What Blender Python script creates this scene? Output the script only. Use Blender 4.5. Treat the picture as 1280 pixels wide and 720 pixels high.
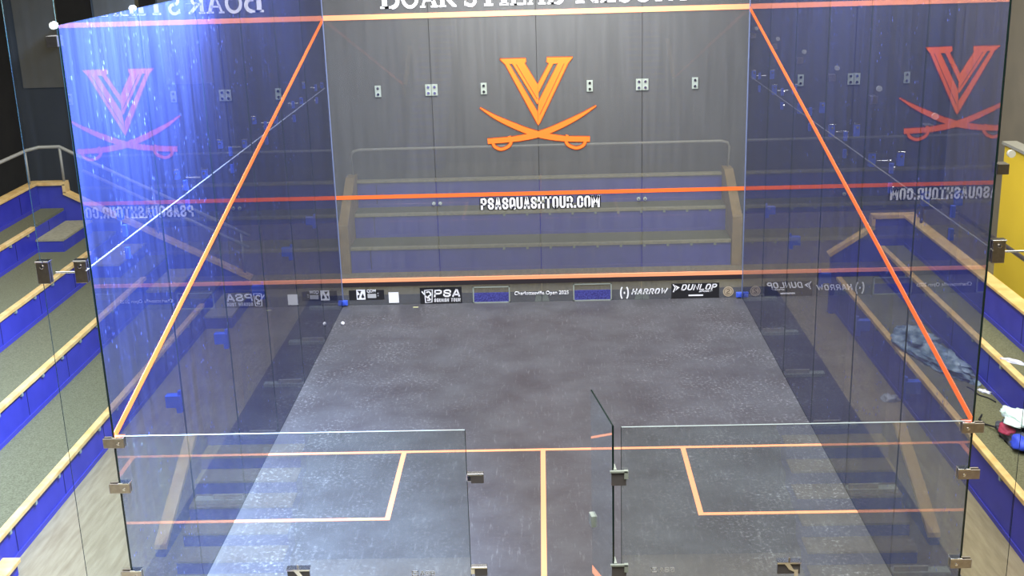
import bpy, math, random
from mathutils import Vector, Matrix, noise
R = math.radians
random.seed(4)
sc = bpy.context.scene
for o in list(bpy.data.objects): bpy.data.objects.remove(o)
COL = sc.collection

# ------------------------------------------------------------------ camera, world, lights, exposure
cam = bpy.data.cameras.new('camera')
cam.sensor_width = 36; cam.lens = 1501.1 / 1280 * 36; cam.clip_end = 100
co = bpy.data.objects.new('camera', cam); COL.objects.link(co); sc.camera = co
A = Vector((0.99936151, 0.02107399, -0.02885252)); B = Vector((0.02144001, 0.29227509, 0.95609393)); F = Vector((-0.02858159, 0.95610207, -0.29163665))
M = Matrix((A, B, -F)).transposed().to_4x4(); M.translation = Vector((0.0775, -8.1531, 5.7768)); co.matrix_world = M

w = bpy.data.worlds.new('world'); sc.world = w; w.use_nodes = True
w.node_tree.nodes['Background'].inputs[0].default_value = (0.75, 0.8, 1, 1)
w.node_tree.nodes['Background'].inputs[1].default_value = 0.05
sc.view_settings.view_transform = 'Standard'; sc.view_settings.look = 'None'
sc.view_settings.exposure = 0.0; sc.view_settings.gamma = 1; sc.view_settings.use_curve_mapping = False
sc.cycles.use_denoising = True
sc.cycles.max_bounces = 10; sc.cycles.diffuse_bounces = 3; sc.cycles.glossy_bounces = 4
sc.cycles.transparent_max_bounces = 48; sc.cycles.transmission_bounces = 4
sc.cycles.sample_clamp_indirect = 6

def area(name, loc, aim, sx, sy, power, color=(1, 1, 1)):
    l = bpy.data.lights.new(name, 'AREA'); l.shape = 'RECTANGLE'; l.size = sx; l.size_y = sy
    l.energy = power; l.color = color
    o = bpy.data.objects.new(name, l); COL.objects.link(o); o.location = loc
    o.rotation_euler = (Vector(aim) - Vector(loc)).to_track_quat('-Z', 'Y').to_euler()
    return o
area('court_lamps', (0, 4.6, 8.0), (0, 4.6, 0), 5.6, 9.5, 1000, (1, 0.98, 1.0))
area('front_wall_fill', (0.0, 8.4, 6.2), (0, 10.0, 4.0), 3.2, 0.3, 190).data.spread = R(130)  # unseen strip added to grade the wall top and bleach the out line
area('left_glare_fill', (-2.35, 1.7, 5.9), (-3.16, 1.5, 4.5), 4.4, 0.2, 2000, (0.45, 0.62, 1)).data.spread = R(110)  # unseen strip added to raise the glare on the upper left glass
area('left_glare_fill_far', (-2.4, 6.0, 5.95), (-3.16, 6.2, 4.3), 5.0, 0.2, 230, (0.5, 0.65, 1)).data.spread = R(110)  # weaker added strip, carries the bluish wash toward the front corner
area('right_glass_fill', (2.4, 5.0, 5.95), (3.16, 5.2, 4.3), 8.0, 0.2, 200, (0.6, 0.7, 1)).data.spread = R(110)  # unseen strip added to give the right glass a faint bluish wash
area('left_stand_lamps', (-6.4, 4.0, 8.2), (-6.4, 4.0, 0), 3.0, 10.0, 380, (1, 0.97, 0.9))
area('right_stand_lamps', (5.2, 3.0, 8.2), (5.6, 3.0, 0), 3.0, 10.0, 480, (1, 0.97, 0.9))
area('front_stand_lamps', (0, 13.2, 8.6), (0, 13.2, 0), 7.0, 2.0, 25, (1, 0.97, 0.92))
area('right_wall_fill', (5.2, 7.5, 8.8), (8.0, 9.5, 1.0), 6.0, 1.0, 520, (1, 0.95, 0.85))  # no fitting here; fill added to lift the tan and yellow walls
area('rear_stand_lamps', (0, -3.6, 8.6), (0, -3.6, 0), 8.0, 4.0, 1300, (1, 0.97, 0.9))

# ------------------------------------------------------------------ materials
def nm(name):
    m = bpy.data.materials.new(name); m.use_nodes = True
    m.node_tree.nodes.clear(); return m, m.node_tree.nodes, m.node_tree.links
def pbr(name, c, rough=0.6, metal=0.0, spec=0.5, c2=None, scale=8, detail=6, stretch=None, bump=0.0, contrast=(0.35, 0.65)):
    m, N, L = nm(name)
    out = N.new('ShaderNodeOutputMaterial'); p = N.new('ShaderNodeBsdfPrincipled')
    p.inputs['Base Color'].default_value = (*c, 1); p.inputs['Roughness'].default_value = rough
    p.inputs['Metallic'].default_value = metal; p.inputs['Specular IOR Level'].default_value = spec
    L.new(p.outputs[0], out.inputs[0])
    if c2:
        tc = N.new('ShaderNodeTexCoord'); mp = N.new('ShaderNodeMapping')
        if stretch: mp.inputs['Scale'].default_value = stretch
        nz = N.new('ShaderNodeTexNoise'); nz.inputs['Scale'].default_value = scale; nz.inputs['Detail'].default_value = detail
        rp = N.new('ShaderNodeValToRGB'); rp.color_ramp.elements[0].color = (*c, 1); rp.color_ramp.elements[1].color = (*c2, 1)
        rp.color_ramp.elements[0].position = contrast[0]; rp.color_ramp.elements[1].position = contrast[1]
        L.new(tc.outputs['Object'], mp.inputs[0]); L.new(mp.outputs[0], nz.inputs[0]); L.new(nz.outputs[0], rp.inputs[0]); L.new(rp.outputs[0], p.inputs['Base Color'])
        if bump:
            b = N.new('ShaderNodeBump'); b.inputs['Strength'].default_value = bump; L.new(nz.outputs[0], b.inputs['Height']); L.new(b.outputs[0], p.inputs['Normal'])
    return m

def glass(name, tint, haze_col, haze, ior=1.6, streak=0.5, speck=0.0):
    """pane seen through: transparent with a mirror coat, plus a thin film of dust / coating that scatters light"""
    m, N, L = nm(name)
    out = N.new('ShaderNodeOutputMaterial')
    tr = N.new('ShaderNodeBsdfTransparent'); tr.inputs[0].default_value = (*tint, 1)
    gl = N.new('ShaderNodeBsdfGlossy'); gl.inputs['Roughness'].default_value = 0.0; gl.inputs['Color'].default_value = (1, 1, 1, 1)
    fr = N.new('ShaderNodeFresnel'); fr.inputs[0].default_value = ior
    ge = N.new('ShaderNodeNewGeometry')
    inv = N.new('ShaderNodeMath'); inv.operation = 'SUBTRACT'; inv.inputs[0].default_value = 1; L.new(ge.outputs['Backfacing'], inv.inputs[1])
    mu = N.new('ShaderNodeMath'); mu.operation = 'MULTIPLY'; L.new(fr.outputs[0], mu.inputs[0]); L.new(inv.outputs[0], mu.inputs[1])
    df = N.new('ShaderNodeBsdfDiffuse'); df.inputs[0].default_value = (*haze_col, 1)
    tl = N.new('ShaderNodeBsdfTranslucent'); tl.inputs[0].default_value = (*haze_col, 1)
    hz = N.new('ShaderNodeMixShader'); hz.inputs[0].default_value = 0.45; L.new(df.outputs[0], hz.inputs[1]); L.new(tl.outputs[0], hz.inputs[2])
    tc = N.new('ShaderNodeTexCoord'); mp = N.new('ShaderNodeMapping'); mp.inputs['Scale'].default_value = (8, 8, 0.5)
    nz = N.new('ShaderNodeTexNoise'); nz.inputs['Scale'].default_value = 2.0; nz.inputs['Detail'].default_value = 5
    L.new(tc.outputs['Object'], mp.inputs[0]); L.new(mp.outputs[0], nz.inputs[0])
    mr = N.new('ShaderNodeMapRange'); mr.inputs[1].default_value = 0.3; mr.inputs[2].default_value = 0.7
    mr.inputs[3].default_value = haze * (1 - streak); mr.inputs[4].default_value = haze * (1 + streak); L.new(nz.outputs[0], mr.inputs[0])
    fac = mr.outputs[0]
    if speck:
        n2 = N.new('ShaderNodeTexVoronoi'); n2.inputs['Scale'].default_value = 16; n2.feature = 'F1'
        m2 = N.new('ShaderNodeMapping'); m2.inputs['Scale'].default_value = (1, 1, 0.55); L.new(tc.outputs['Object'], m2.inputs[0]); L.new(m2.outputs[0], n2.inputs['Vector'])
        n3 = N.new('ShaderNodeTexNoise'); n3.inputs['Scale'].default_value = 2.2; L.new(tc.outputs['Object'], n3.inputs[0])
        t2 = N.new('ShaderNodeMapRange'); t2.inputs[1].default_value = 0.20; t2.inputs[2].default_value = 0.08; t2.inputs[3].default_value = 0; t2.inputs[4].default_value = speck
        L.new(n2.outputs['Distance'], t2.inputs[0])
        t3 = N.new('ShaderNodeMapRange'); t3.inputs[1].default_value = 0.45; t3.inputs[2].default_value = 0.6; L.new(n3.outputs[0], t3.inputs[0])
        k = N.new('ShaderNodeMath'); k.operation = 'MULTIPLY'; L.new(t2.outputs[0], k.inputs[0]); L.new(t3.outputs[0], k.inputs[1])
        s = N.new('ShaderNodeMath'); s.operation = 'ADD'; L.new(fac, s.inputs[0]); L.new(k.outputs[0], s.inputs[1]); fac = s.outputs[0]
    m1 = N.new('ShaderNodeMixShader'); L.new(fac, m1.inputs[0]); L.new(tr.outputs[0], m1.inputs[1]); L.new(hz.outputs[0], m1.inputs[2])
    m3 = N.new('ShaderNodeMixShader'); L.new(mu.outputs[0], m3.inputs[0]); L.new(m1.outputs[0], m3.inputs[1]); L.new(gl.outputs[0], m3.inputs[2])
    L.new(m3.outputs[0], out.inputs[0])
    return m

def court_floor_mat():
    m, N, L = nm('court_floor_coating')
    out = N.new('ShaderNodeOutputMaterial'); p = N.new('ShaderNodeBsdfPrincipled'); L.new(p.outputs[0], out.inputs[0])
    tc = N.new('ShaderNodeTexCoord')
    n1 = N.new('ShaderNodeTexNoise'); n1.inputs['Scale'].default_value = 1.3; n1.inputs['Detail'].default_value = 7; n1.inputs['Roughness'].default_value = 0.65
    L.new(tc.outputs['Object'], n1.inputs[0])
    r1 = N.new('ShaderNodeValToRGB'); e = r1.color_ramp.elements
    e[0].position = 0.3; e[0].color = (0.046, 0.043, 0.047, 1); e[1].position = 0.72; e[1].color = (0.087, 0.090, 0.097, 1)
    L.new(n1.outputs[0], r1.inputs[0])
    # worn, scuffed zones beside the side walls: fine pale specks
    n2 = N.new('ShaderNodeTexNoise'); n2.inputs['Scale'].default_value = 24; n2.inputs['Detail'].default_value = 5; n2.inputs['Roughness'].default_value = 0.7; L.new(tc.outputs['Object'], n2.inputs[0])
    s2 = N.new('ShaderNodeMapRange'); s2.inputs[1].default_value = 0.53; s2.inputs[2].default_value = 0.70; L.new(n2.outputs[0], s2.inputs[0])
    sx = N.new('ShaderNodeSeparateXYZ'); L.new(tc.outputs['Object'], sx.inputs[0])
    ab = N.new('ShaderNodeMath'); ab.operation = 'ABSOLUTE'; L.new(sx.outputs['X'], ab.inputs[0])
    ed = N.new('ShaderNodeMapRange'); ed.inputs[1].default_value = 0.6; ed.inputs[2].default_value = 2.9; ed.inputs[3].default_value = 0.12; ed.inputs[4].default_value = 0.9; L.new(ab.outputs[0], ed.inputs[0])
    k0 = N.new('ShaderNodeMath'); k0.operation = 'MULTIPLY'; L.new(s2.outputs[0], k0.inputs[0]); L.new(ed.outputs[0], k0.inputs[1])
    n4 = N.new('ShaderNodeTexNoise'); n4.inputs['Scale'].default_value = 1.7; n4.inputs['Detail'].default_value = 6; L.new(tc.outputs['Object'], n4.inputs[0])
    s4 = N.new('ShaderNodeMapRange'); s4.inputs[1].default_value = 0.42; s4.inputs[2].default_value = 0.62; s4.inputs[3].default_value = 0.1; L.new(n4.outputs[0], s4.inputs[0])
    k = N.new('ShaderNodeMath'); k.operation = 'MULTIPLY'; L.new(k0.outputs[0], k.inputs[0]); L.new(s4.outputs[0], k.inputs[1])
    # streaky scuffs
    mp = N.new('ShaderNodeMapping'); mp.inputs['Scale'].default_value = (9, 1.1, 1); mp.inputs['Rotation'].default_value = (0, 0, 0.35); L.new(tc.outputs['Object'], mp.inputs[0])
    n3 = N.new('ShaderNodeTexNoise'); n3.inputs['Scale'].default_value = 3; n3.inputs['Detail'].default_value = 8; n3.inputs['Roughness'].default_value = 0.75; L.new(mp.outputs[0], n3.inputs[0])
    s3 = N.new('ShaderNodeMapRange'); s3.inputs[1].default_value = 0.56; s3.inputs[2].default_value = 0.8; s3.inputs[4].default_value = 0.45; L.new(n3.outputs[0], s3.inputs[0])
    # a worn grey patch zone
    ad = N.new('ShaderNodeMath'); ad.operation = 'ADD'; ad.use_clamp = True; L.new(k.outputs[0], ad.inputs[0]); L.new(s3.outputs[0], ad.inputs[1])
    mx = N.new('ShaderNodeMixRGB'); L.new(ad.outputs[0], mx.inputs[0]); L.new(r1.outputs[0], mx.inputs[1]); mx.inputs[2].default_value = (0.32, 0.33, 0.34, 1)
    L.new(mx.outputs[0], p.inputs['Base Color'])
    p.inputs['Roughness'].default_value = 0.45; p.inputs['Specular IOR Level'].default_value = 0.3
    return m

MT = dict(
    court=court_floor_mat(),
    band=pbr('dark_rubber', (0.018, 0.018, 0.035), 0.8, c2=(0.03, 0.03, 0.055), scale=20),
    ply=pbr('plywood', (0.21, 0.165, 0.085), 0.7, c2=(0.30, 0.25, 0.14), scale=3, stretch=(7, 0.9, 1), contrast=(0.3, 0.7)),
    carpet=pbr('olive_grey_carpet', (0.11, 0.105, 0.055), 0.95, c2=(0.17, 0.165, 0.09), scale=60, spec=0.1, bump=0.2),
    tread=pbr('step_pad', (0.27, 0.24, 0.14), 0.9, c2=(0.36, 0.32, 0.2), scale=20),
    blue=pbr('royal_blue_paint', (0.03, 0.034, 0.34), 0.5, c2=(0.042, 0.045, 0.40), scale=4),
    groove=pbr('dark_blue_joint', (0.008, 0.01, 0.1), 0.7),
    kick=pbr('blue_skirting', (0.05, 0.05, 0.36), 0.5),
    wood=pbr('varnished_pine', (0.66, 0.40, 0.12), 0.45, c2=(0.80, 0.56, 0.22), scale=6, stretch=(1, 1, 1)),
    dwood=pbr('oiled_oak', (0.28, 0.18, 0.06), 0.5, c2=(0.36, 0.24, 0.09), scale=6),
    knob=pbr('pale_knob', (0.5, 0.5, 0.42), 0.3),
    black=pbr('black_cloth', (0.006, 0.006, 0.008), 0.9, spec=0.1),
    blackstage=pbr('black_staging', (0.012, 0.012, 0.014), 0.8, spec=0.2),
    dark=pbr('charcoal_wall', (0.028, 0.028, 0.028), 0.85, c2=(0.036, 0.036, 0.034), scale=2),
    taupe=pbr('taupe_wall_panel', (0.13, 0.12, 0.085), 0.85, c2=(0.16, 0.145, 0.105), scale=2),
    tan=pbr('tan_wall', (0.26, 0.23, 0.18), 0.85, c2=(0.30, 0.26, 0.2), scale=2),
    yellow=pbr('yellow_paint', (0.86, 0.60, 0.035), 0.6, c2=(0.80, 0.55, 0.03), scale=1.5),
    orange=pbr('orange_line_paint', (0.95, 0.15, 0.025), 0.4),
    glare_orange=pbr('orange_line_glare', (1.0, 0.36, 0.17), 0.3),  # line orange paled to carry overexposed glare in its colour
    vorange=pbr('orange_vinyl', (0.95, 0.17, 0.02), 0.4),
    rust=pbr('rust_outline', (0.22, 0.035, 0.005), 0.6),
    white=pbr('white_vinyl', (0.85, 0.86, 0.88), 0.4),
    greyv=pbr('grey_vinyl', (0.42, 0.43, 0.43), 0.5),
    sticker=pbr('black_vinyl', (0.012, 0.012, 0.014), 0.4),
    tin=pbr('black_tin_sheet', (0.018, 0.013, 0.016), 0.5),
    cream=pbr('cream_vinyl', (0.42, 0.35, 0.24), 0.5),
    brownv=pbr('brown_print', (0.1, 0.07, 0.04), 0.6),
    mesh=pbr('blue_mesh', (0.06, 0.065, 0.3), 0.7, c2=(0.02, 0.02, 0.14), scale=90, detail=1, contrast=(0.45, 0.55)),
    steel=pbr('brushed_steel', (0.42, 0.37, 0.32), 0.28, metal=1.0, c2=(0.5, 0.46, 0.4), scale=30, stretch=(1, 20, 1)),
    chrome=pbr('polished_steel', (0.85, 0.85, 0.85), 0.12, metal=1.0),
    pale=pbr('pale_plastic', (0.26, 0.30, 0.26), 0.45),
    bclip=pbr('blue_block_and_lit_clip', (0.05, 0.11, 0.62), 0.3),  # blue light on the side clamps put into their colour; corner blocks share it
    rail=pbr('grey_rail_paint', (0.30, 0.29, 0.24), 0.4),
    drail=pbr('dark_rail_paint', (0.05, 0.04, 0.04), 0.4),
    edge=pbr('green_glass_edge', (0.008, 0.02, 0.016), 0.15),
    paleedge=pbr('glass_edge_highlight', (0.35, 0.42, 0.42), 0.15),  # highlight along the back wall's top edge, painted in
    ghost=pbr('dull_grey_metal', (0.075, 0.07, 0.07), 0.5),
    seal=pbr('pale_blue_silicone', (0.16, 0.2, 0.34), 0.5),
    bag=pbr('grey_blue_plastic', (0.12, 0.19, 0.24), 0.35, c2=(0.36, 0.46, 0.52), scale=7, bump=0.5, contrast=(0.45, 0.62)),
    towel=pbr('mint_towel', (0.55, 0.72, 0.58), 0.9, c2=(0.75, 0.85, 0.78), scale=9, bump=0.4),
    dbag=pbr('dark_nylon', (0.04, 0.045, 0.06), 0.6, c2=(0.09, 0.09, 0.11), scale=6),
    red=pbr('red_nylon', (0.4, 0.03, 0.07), 0.6), bblue=pbr('bright_blue_nylon', (0.03, 0.07, 0.6), 0.6),
    paper=pbr('white_paper', (0.75, 0.75, 0.8), 0.7),
    cable=pbr('black_cable', (0.01, 0.01, 0.01), 0.5),
    ytape=pbr('yellow_tape', (0.5, 0.5, 0.25), 0.6),
)
MT['gfront'] = glass('front_wall_glass', (0.78, 0.80, 0.80), (0.62, 0.63, 0.64), 0.15, 1.32, 0.12)
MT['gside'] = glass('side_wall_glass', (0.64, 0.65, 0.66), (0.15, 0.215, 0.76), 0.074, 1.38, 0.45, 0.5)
MT['gback'] = glass('back_wall_glass', (0.93, 0.95, 0.94), (0.50, 0.66, 0.66), 0.022, 1.8, 0.5, 0.1)
MT['gfin'] = glass('fin_glass', (0.97, 0.98, 0.97), (0.5, 0.55, 0.55), 0.006, 1.2, 0.3)

# ------------------------------------------------------------------ helpers
class MB:
    def __init__(s): s.v = []; s.f = []; s.m = []; s.mats = []
    def mi(s, m):
        if m is None: return 0
        if m not in s.mats: s.mats.append(m)
        return s.mats.index(m)
    def poly(s, vs, m=None):
        b = len(s.v); s.v += [tuple(q) for q in vs]; s.f.append(tuple(range(b, b + len(vs)))); s.m.append(s.mi(m))
    def box(s, a, b, m=None, bev=0.0, side=None, side_axis=None):
        x0, x1 = sorted((a[0], b[0])); y0, y1 = sorted((a[1], b[1])); z0, z1 = sorted((a[2], b[2]))
        k = len(s.v); i = s.mi(m); j = s.mi(side) if side else i
        s.v += [(x0, y0, z0), (x1, y0, z0), (x1, y1, z0), (x0, y1, z0), (x0, y0, z1), (x1, y0, z1), (x1, y1, z1), (x0, y1, z1)]
        fs = [((0, 3, 2, 1), 2), ((4, 5, 6, 7), 2), ((0, 1, 5, 4), 1), ((2, 3, 7, 6), 1), ((1, 2, 6, 5), 0), ((3, 0, 4, 7), 0)]
        for f, ax in fs:
            s.f.append(tuple(k + q for q in f)); s.m.append(i if (side_axis is None or ax == side_axis) else j)
    def prism(s, pts, d, m=None, side=None):
        """pts: 3D polygon; d: extrusion vector"""
        d = Vector(d); n = len(pts); P = [Vector(p) for p in pts]
        nor = Vector((0, 0, 0))
        for a in range(n): nor += P[a].cross(P[(a + 1) % n])
        if nor.dot(d) > 0: P.reverse()
        k = len(s.v); s.v += [tuple(p) for p in P] + [tuple(p + d) for p in P]
        i = s.mi(m); j = s.mi(side) if side else i
        s.f.append(tuple(range(k, k + n))); s.m.append(i)
        s.f.append(tuple(range(k + 2 * n - 1, k + n - 1, -1))); s.m.append(i)
        for a in range(n):
            b = (a + 1) % n; s.f.append((k + b, k + a, k + n + a, k + n + b)); s.m.append(j)
    def tube(s, pts, r, n=10, m=None, cap=True):
        P = [Vector(p) for p in pts]; i = s.mi(m); rings = []
        for a, p in enumerate(P):
            t = (P[min(a + 1, len(P) - 1)] - P[max(a - 1, 0)]).normalized()
            u = t.cross(Vector((0, 0, 1)));
            if u.length < 1e-3: u = t.cross(Vector((0, 1, 0)))
            u.normalize(); v = t.cross(u); k = len(s.v)
            s.v += [tuple(p + r * (math.cos(q * 2 * math.pi / n) * u + math.sin(q * 2 * math.pi / n) * v)) for q in range(n)]
            rings.append(k)
        for a, b in zip(rings, rings[1:]):
            for q in range(n):
                s.f.append((a + q, b + q, b + (q + 1) % n, a + (q + 1) % n)); s.m.append(i)
        if cap:
            s.f.append(tuple(rings[0] + q for q in range(n))); s.m.append(i)
            s.f.append(tuple(rings[-1] + q for q in reversed(range(n)))); s.m.append(i)
    def build(s, name, m=None, parent=None, smooth=False, bevel=0.0):
        me = bpy.data.meshes.new(name); me.from_pydata(s.v, [], s.f)
        mats = [MT[q] if isinstance(q, str) else q for q in (s.mats or [m])]
        for q in mats: me.materials.append(q)
        for p, i in zip(me.polygons, s.m): p.material_index = i if s.mats else 0; p.use_smooth = smooth
        me.update()
        o = bpy.data.objects.new(name, me); COL.objects.link(o)
        if bevel:
            b = o.modifiers.new('bevel', 'BEVEL'); b.width = bevel; b.segments = 2; b.limit_method = 'ANGLE'
        if parent: o.parent = parent
        return o
def tag(o, label=None, cat=None, group=None, kind=None):
    if label: o['label'] = label
    if cat: o['category'] = cat
    if group: o['group'] = group
    if kind: o['kind'] = kind
    return o
def empty(name, loc=(0, 0, 0), **k):
    o = bpy.data.objects.new(name, None); COL.objects.link(o); o.location = loc; o.empty_display_size = 0.1
    return tag(o, **k)
def shift(mb, d):
    mb.v = [(a - d[0], b - d[1], c - d[2]) for a, b, c in mb.v]; return mb
def struct(name, mb, m=None):
    return tag(mb.build(name, m), kind='structure')
def box1(a, b, m=None):
    mb = MB(); mb.box(a, b, m); return mb

W = 3.157; L = 10.02; FZ = -0.1      # half width of the court, its length, level of the hall floor

# ------------------------------------------------------------------ setting
struct('floor', box1((-10.6, -12.1, FZ - 0.2), (8.3, 16.1, FZ)), 'ply')
struct('wall_left', box1((-10.7, -12.1, FZ), (-10.5, 16.1, 9.6)), 'dark')
struct('wall_right', box1((8.2, -12.1, FZ), (8.4, 16.1, 9.6)), 'tan')
struct('wall_front', box1((-10.5, 16.0, FZ), (8.2, 16.2, 9.6)), 'dark')
struct('wall_back', box1((-10.5, -12.2, FZ), (8.2, -12.0, 9.6)), 'dark')
struct('ceiling', box1((-10.7, -12.2, 9.6), (8.4, 16.2, 9.8)), 'dark')
for x0, x1, lab in ((-10.36, -9.5, 'tall taupe wall panel at the far left of the hall'), (-8.74, -7.84, 'tall taupe wall panel just above the top left corner of the court'), (-7.46, -6.5, 'tall taupe wall panel above the left side wall, rightmost of three')):
    mb = MB(); mb.box((x0, 15.93, 2.85), (x1, 16.0, 8.5))
    tag(mb.build('wall_panel', 'taupe', bevel=0.01), lab, 'wall panel', 'taupe panels on the far wall')
mb = MB(); mb.box((6.5, -4.0, FZ), (6.62, 8.55, 2.62))
t = mb.build('partition_wall', 'yellow'); tag(t, 'bright yellow half-height partition behind the right stand', 'partition wall')
mb = MB(); mb.box((6.46, -4.0, 2.62), (6.66, 8.57, 2.66)); mb.build('cap_strip', 'rail', t)

# court platform
cf = MB(); cf.box((-W, 0, FZ), (W, L, 0)); cfo = cf.build('court_floor', 'court'); tag(cfo, kind='structure')
band = MB(); band.box((-3.8, -0.1, FZ), (-W - .0005, 10.7, -0.04)); band.box((W + .0005, -0.1, FZ), (3.8, 10.7, -0.04)); band.box((-W, L + .0005, FZ), (W, 10.7, -0.04))
struct('trim_1', band, 'band')
def line(name, a, b, m='glare_orange', parent=cfo):
    return box_part(name, a, b, m, parent)
def box_part(name, a, b, m, parent, bevel=0.0):
    mb = MB(); mb.box(a, b); return mb.build(name, m, parent, bevel=bevel)
YS, YB, BX, h = 4.43, 2.82, 1.59, 0.027
for nm_, a, b in (('short_line', (-W, YS - h, 0), (W, YS + h, .003)), ('half_court_line', (-h, 0.0, 0), (h, YS - h, .003)),
                  ('service_box_line', (-W, YB - h, 0), (-BX + h, YB + h, .003)), ('service_box_line', (-BX - h, YB + h, 0), (-BX + h, YS - h, .003)),
                  ('service_box_line', (BX - h, YB - h, 0), (W, YB + h, .003)), ('service_box_line', (BX - h, YB + h, 0), (BX + h, YS - h, .003))):
    line(nm_, a, b)

# ------------------------------------------------------------------ glass walls
T = 0.012; G = 0.003
HF = 5.2
def clip_single(x, z, parent, y=L):
    mb = MB(); mb.box((x - .045, y - .012, z - .085), (x + .045, y, z + .085), 'pale')
    for dz in (-.045, .045): mb.tube([(x, y - .012, z + dz), (x, y - .02, z + dz)], .02, 12, 'chrome')
    return mb.build('clip_plate', None, parent, bevel=0)
xs = [-W, -1.59, 0.005, 1.58, W]
fps = []
fw_ = empty('glass_wall', (0, L, 0), label='front glass wall of the squash court, facing the camera', cat='glass wall')
court = {-1: empty('glass_wall', (-W, 0, 0), label='left glass side wall of the squash court, with blue glare', cat='glass wall'), 1: empty('glass_wall', (W, 0, 0), label='right glass side wall of the squash court', cat='glass wall'), 0: empty('glass_wall', (0, 0, 0), label='low glass back wall with a doorway, nearest the camera', cat='glass wall')}
def adopt(o, p):
    o.parent = p; o.matrix_parent_inverse = Matrix.Translation(-p.location); return o
for i in range(4):
    mb = MB(); mb.box((xs[i] + G, L, 0.0), (xs[i + 1] - G, L + T, HF), 'gfront', side='edge', side_axis=1)
    p = adopt(mb.build('glass_panel'), fw_); fps.append(p)
for x, i in ((-2.4, 0), (-0.8, 1), (0.795, 2), (2.37, 3)): clip_single(x, 3.385, fps[i])
for x, i in ((-1.59, 0), (-1.59, 1), (0.005, 1), (0.005, 2), (1.58, 2), (1.58, 3)):
    s = -1 if i == {-1.59: 0, 0.005: 1, 1.58: 2}[x] else 1
    if x == 0.005: 
        pass
    else:
        clip_single(x + s * .048, 3.385, fps[i])
    mb = MB(); mb.tube([(x + s * .05, L, 1.63), (x + s * .05, L - .012, 1.63)], .028, 12, 'pale'); mb.tube([(x + s * .05, L - .012, 1.63), (x + s * .05, L - .02, 1.63)], .012, 10, 'chrome'); mb.build('stud', None, fps[i])
for x, i in ((0.005, 1), (0.005, 2), (1.59, 2), (1.59, 3)):
    s = -1 if (x == 0.005 and i == 1) or (x == 1.59 and i == 2) else 1
    mb = MB(); mb.prism([(x + s * .004, L + T + .001, 0.0), (x + s * .115, L + T + .001, 0.0), (x + s * .085, L + T + .001, 0.13), (x + s * .004, L + T + .001, 0.13)], (0, .012, 0)); mb.build('foot_clamp', 'pale', fps[i])

SY = [L / 6 * k for k in range(7)]
side_panels = {}
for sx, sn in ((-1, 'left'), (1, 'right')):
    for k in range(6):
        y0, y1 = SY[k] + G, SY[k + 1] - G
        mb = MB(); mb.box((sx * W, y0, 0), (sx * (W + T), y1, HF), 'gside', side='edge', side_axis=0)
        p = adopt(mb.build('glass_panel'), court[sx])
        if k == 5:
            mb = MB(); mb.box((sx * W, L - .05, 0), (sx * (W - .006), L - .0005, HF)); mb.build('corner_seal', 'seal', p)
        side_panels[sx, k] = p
        # half panel stud pair, seen through the pane
        ym = (y0 + y1) / 2
        for dz in (-.09, .09):
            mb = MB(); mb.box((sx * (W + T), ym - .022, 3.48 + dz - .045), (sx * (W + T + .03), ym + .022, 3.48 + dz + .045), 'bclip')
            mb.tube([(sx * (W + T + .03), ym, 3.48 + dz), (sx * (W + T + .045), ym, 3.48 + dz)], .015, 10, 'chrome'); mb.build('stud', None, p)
        # sloping out line painted on the inner face
        za, zb = (2.205 + (4.469 - 2.205) * (y0 / L)), (2.205 + (4.469 - 2.205) * (y1 / L)); hh = .03
        mb = MB(); mb.prism([(sx * W, y0 - G, za - hh), (sx * W, y1 + G, zb - hh), (sx * W, y1 + G, zb + hh), (sx * W, y0 - G, za + hh)], (-sx * .004, 0, 0)); mb.build('out_line', 'orange', p)

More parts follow.
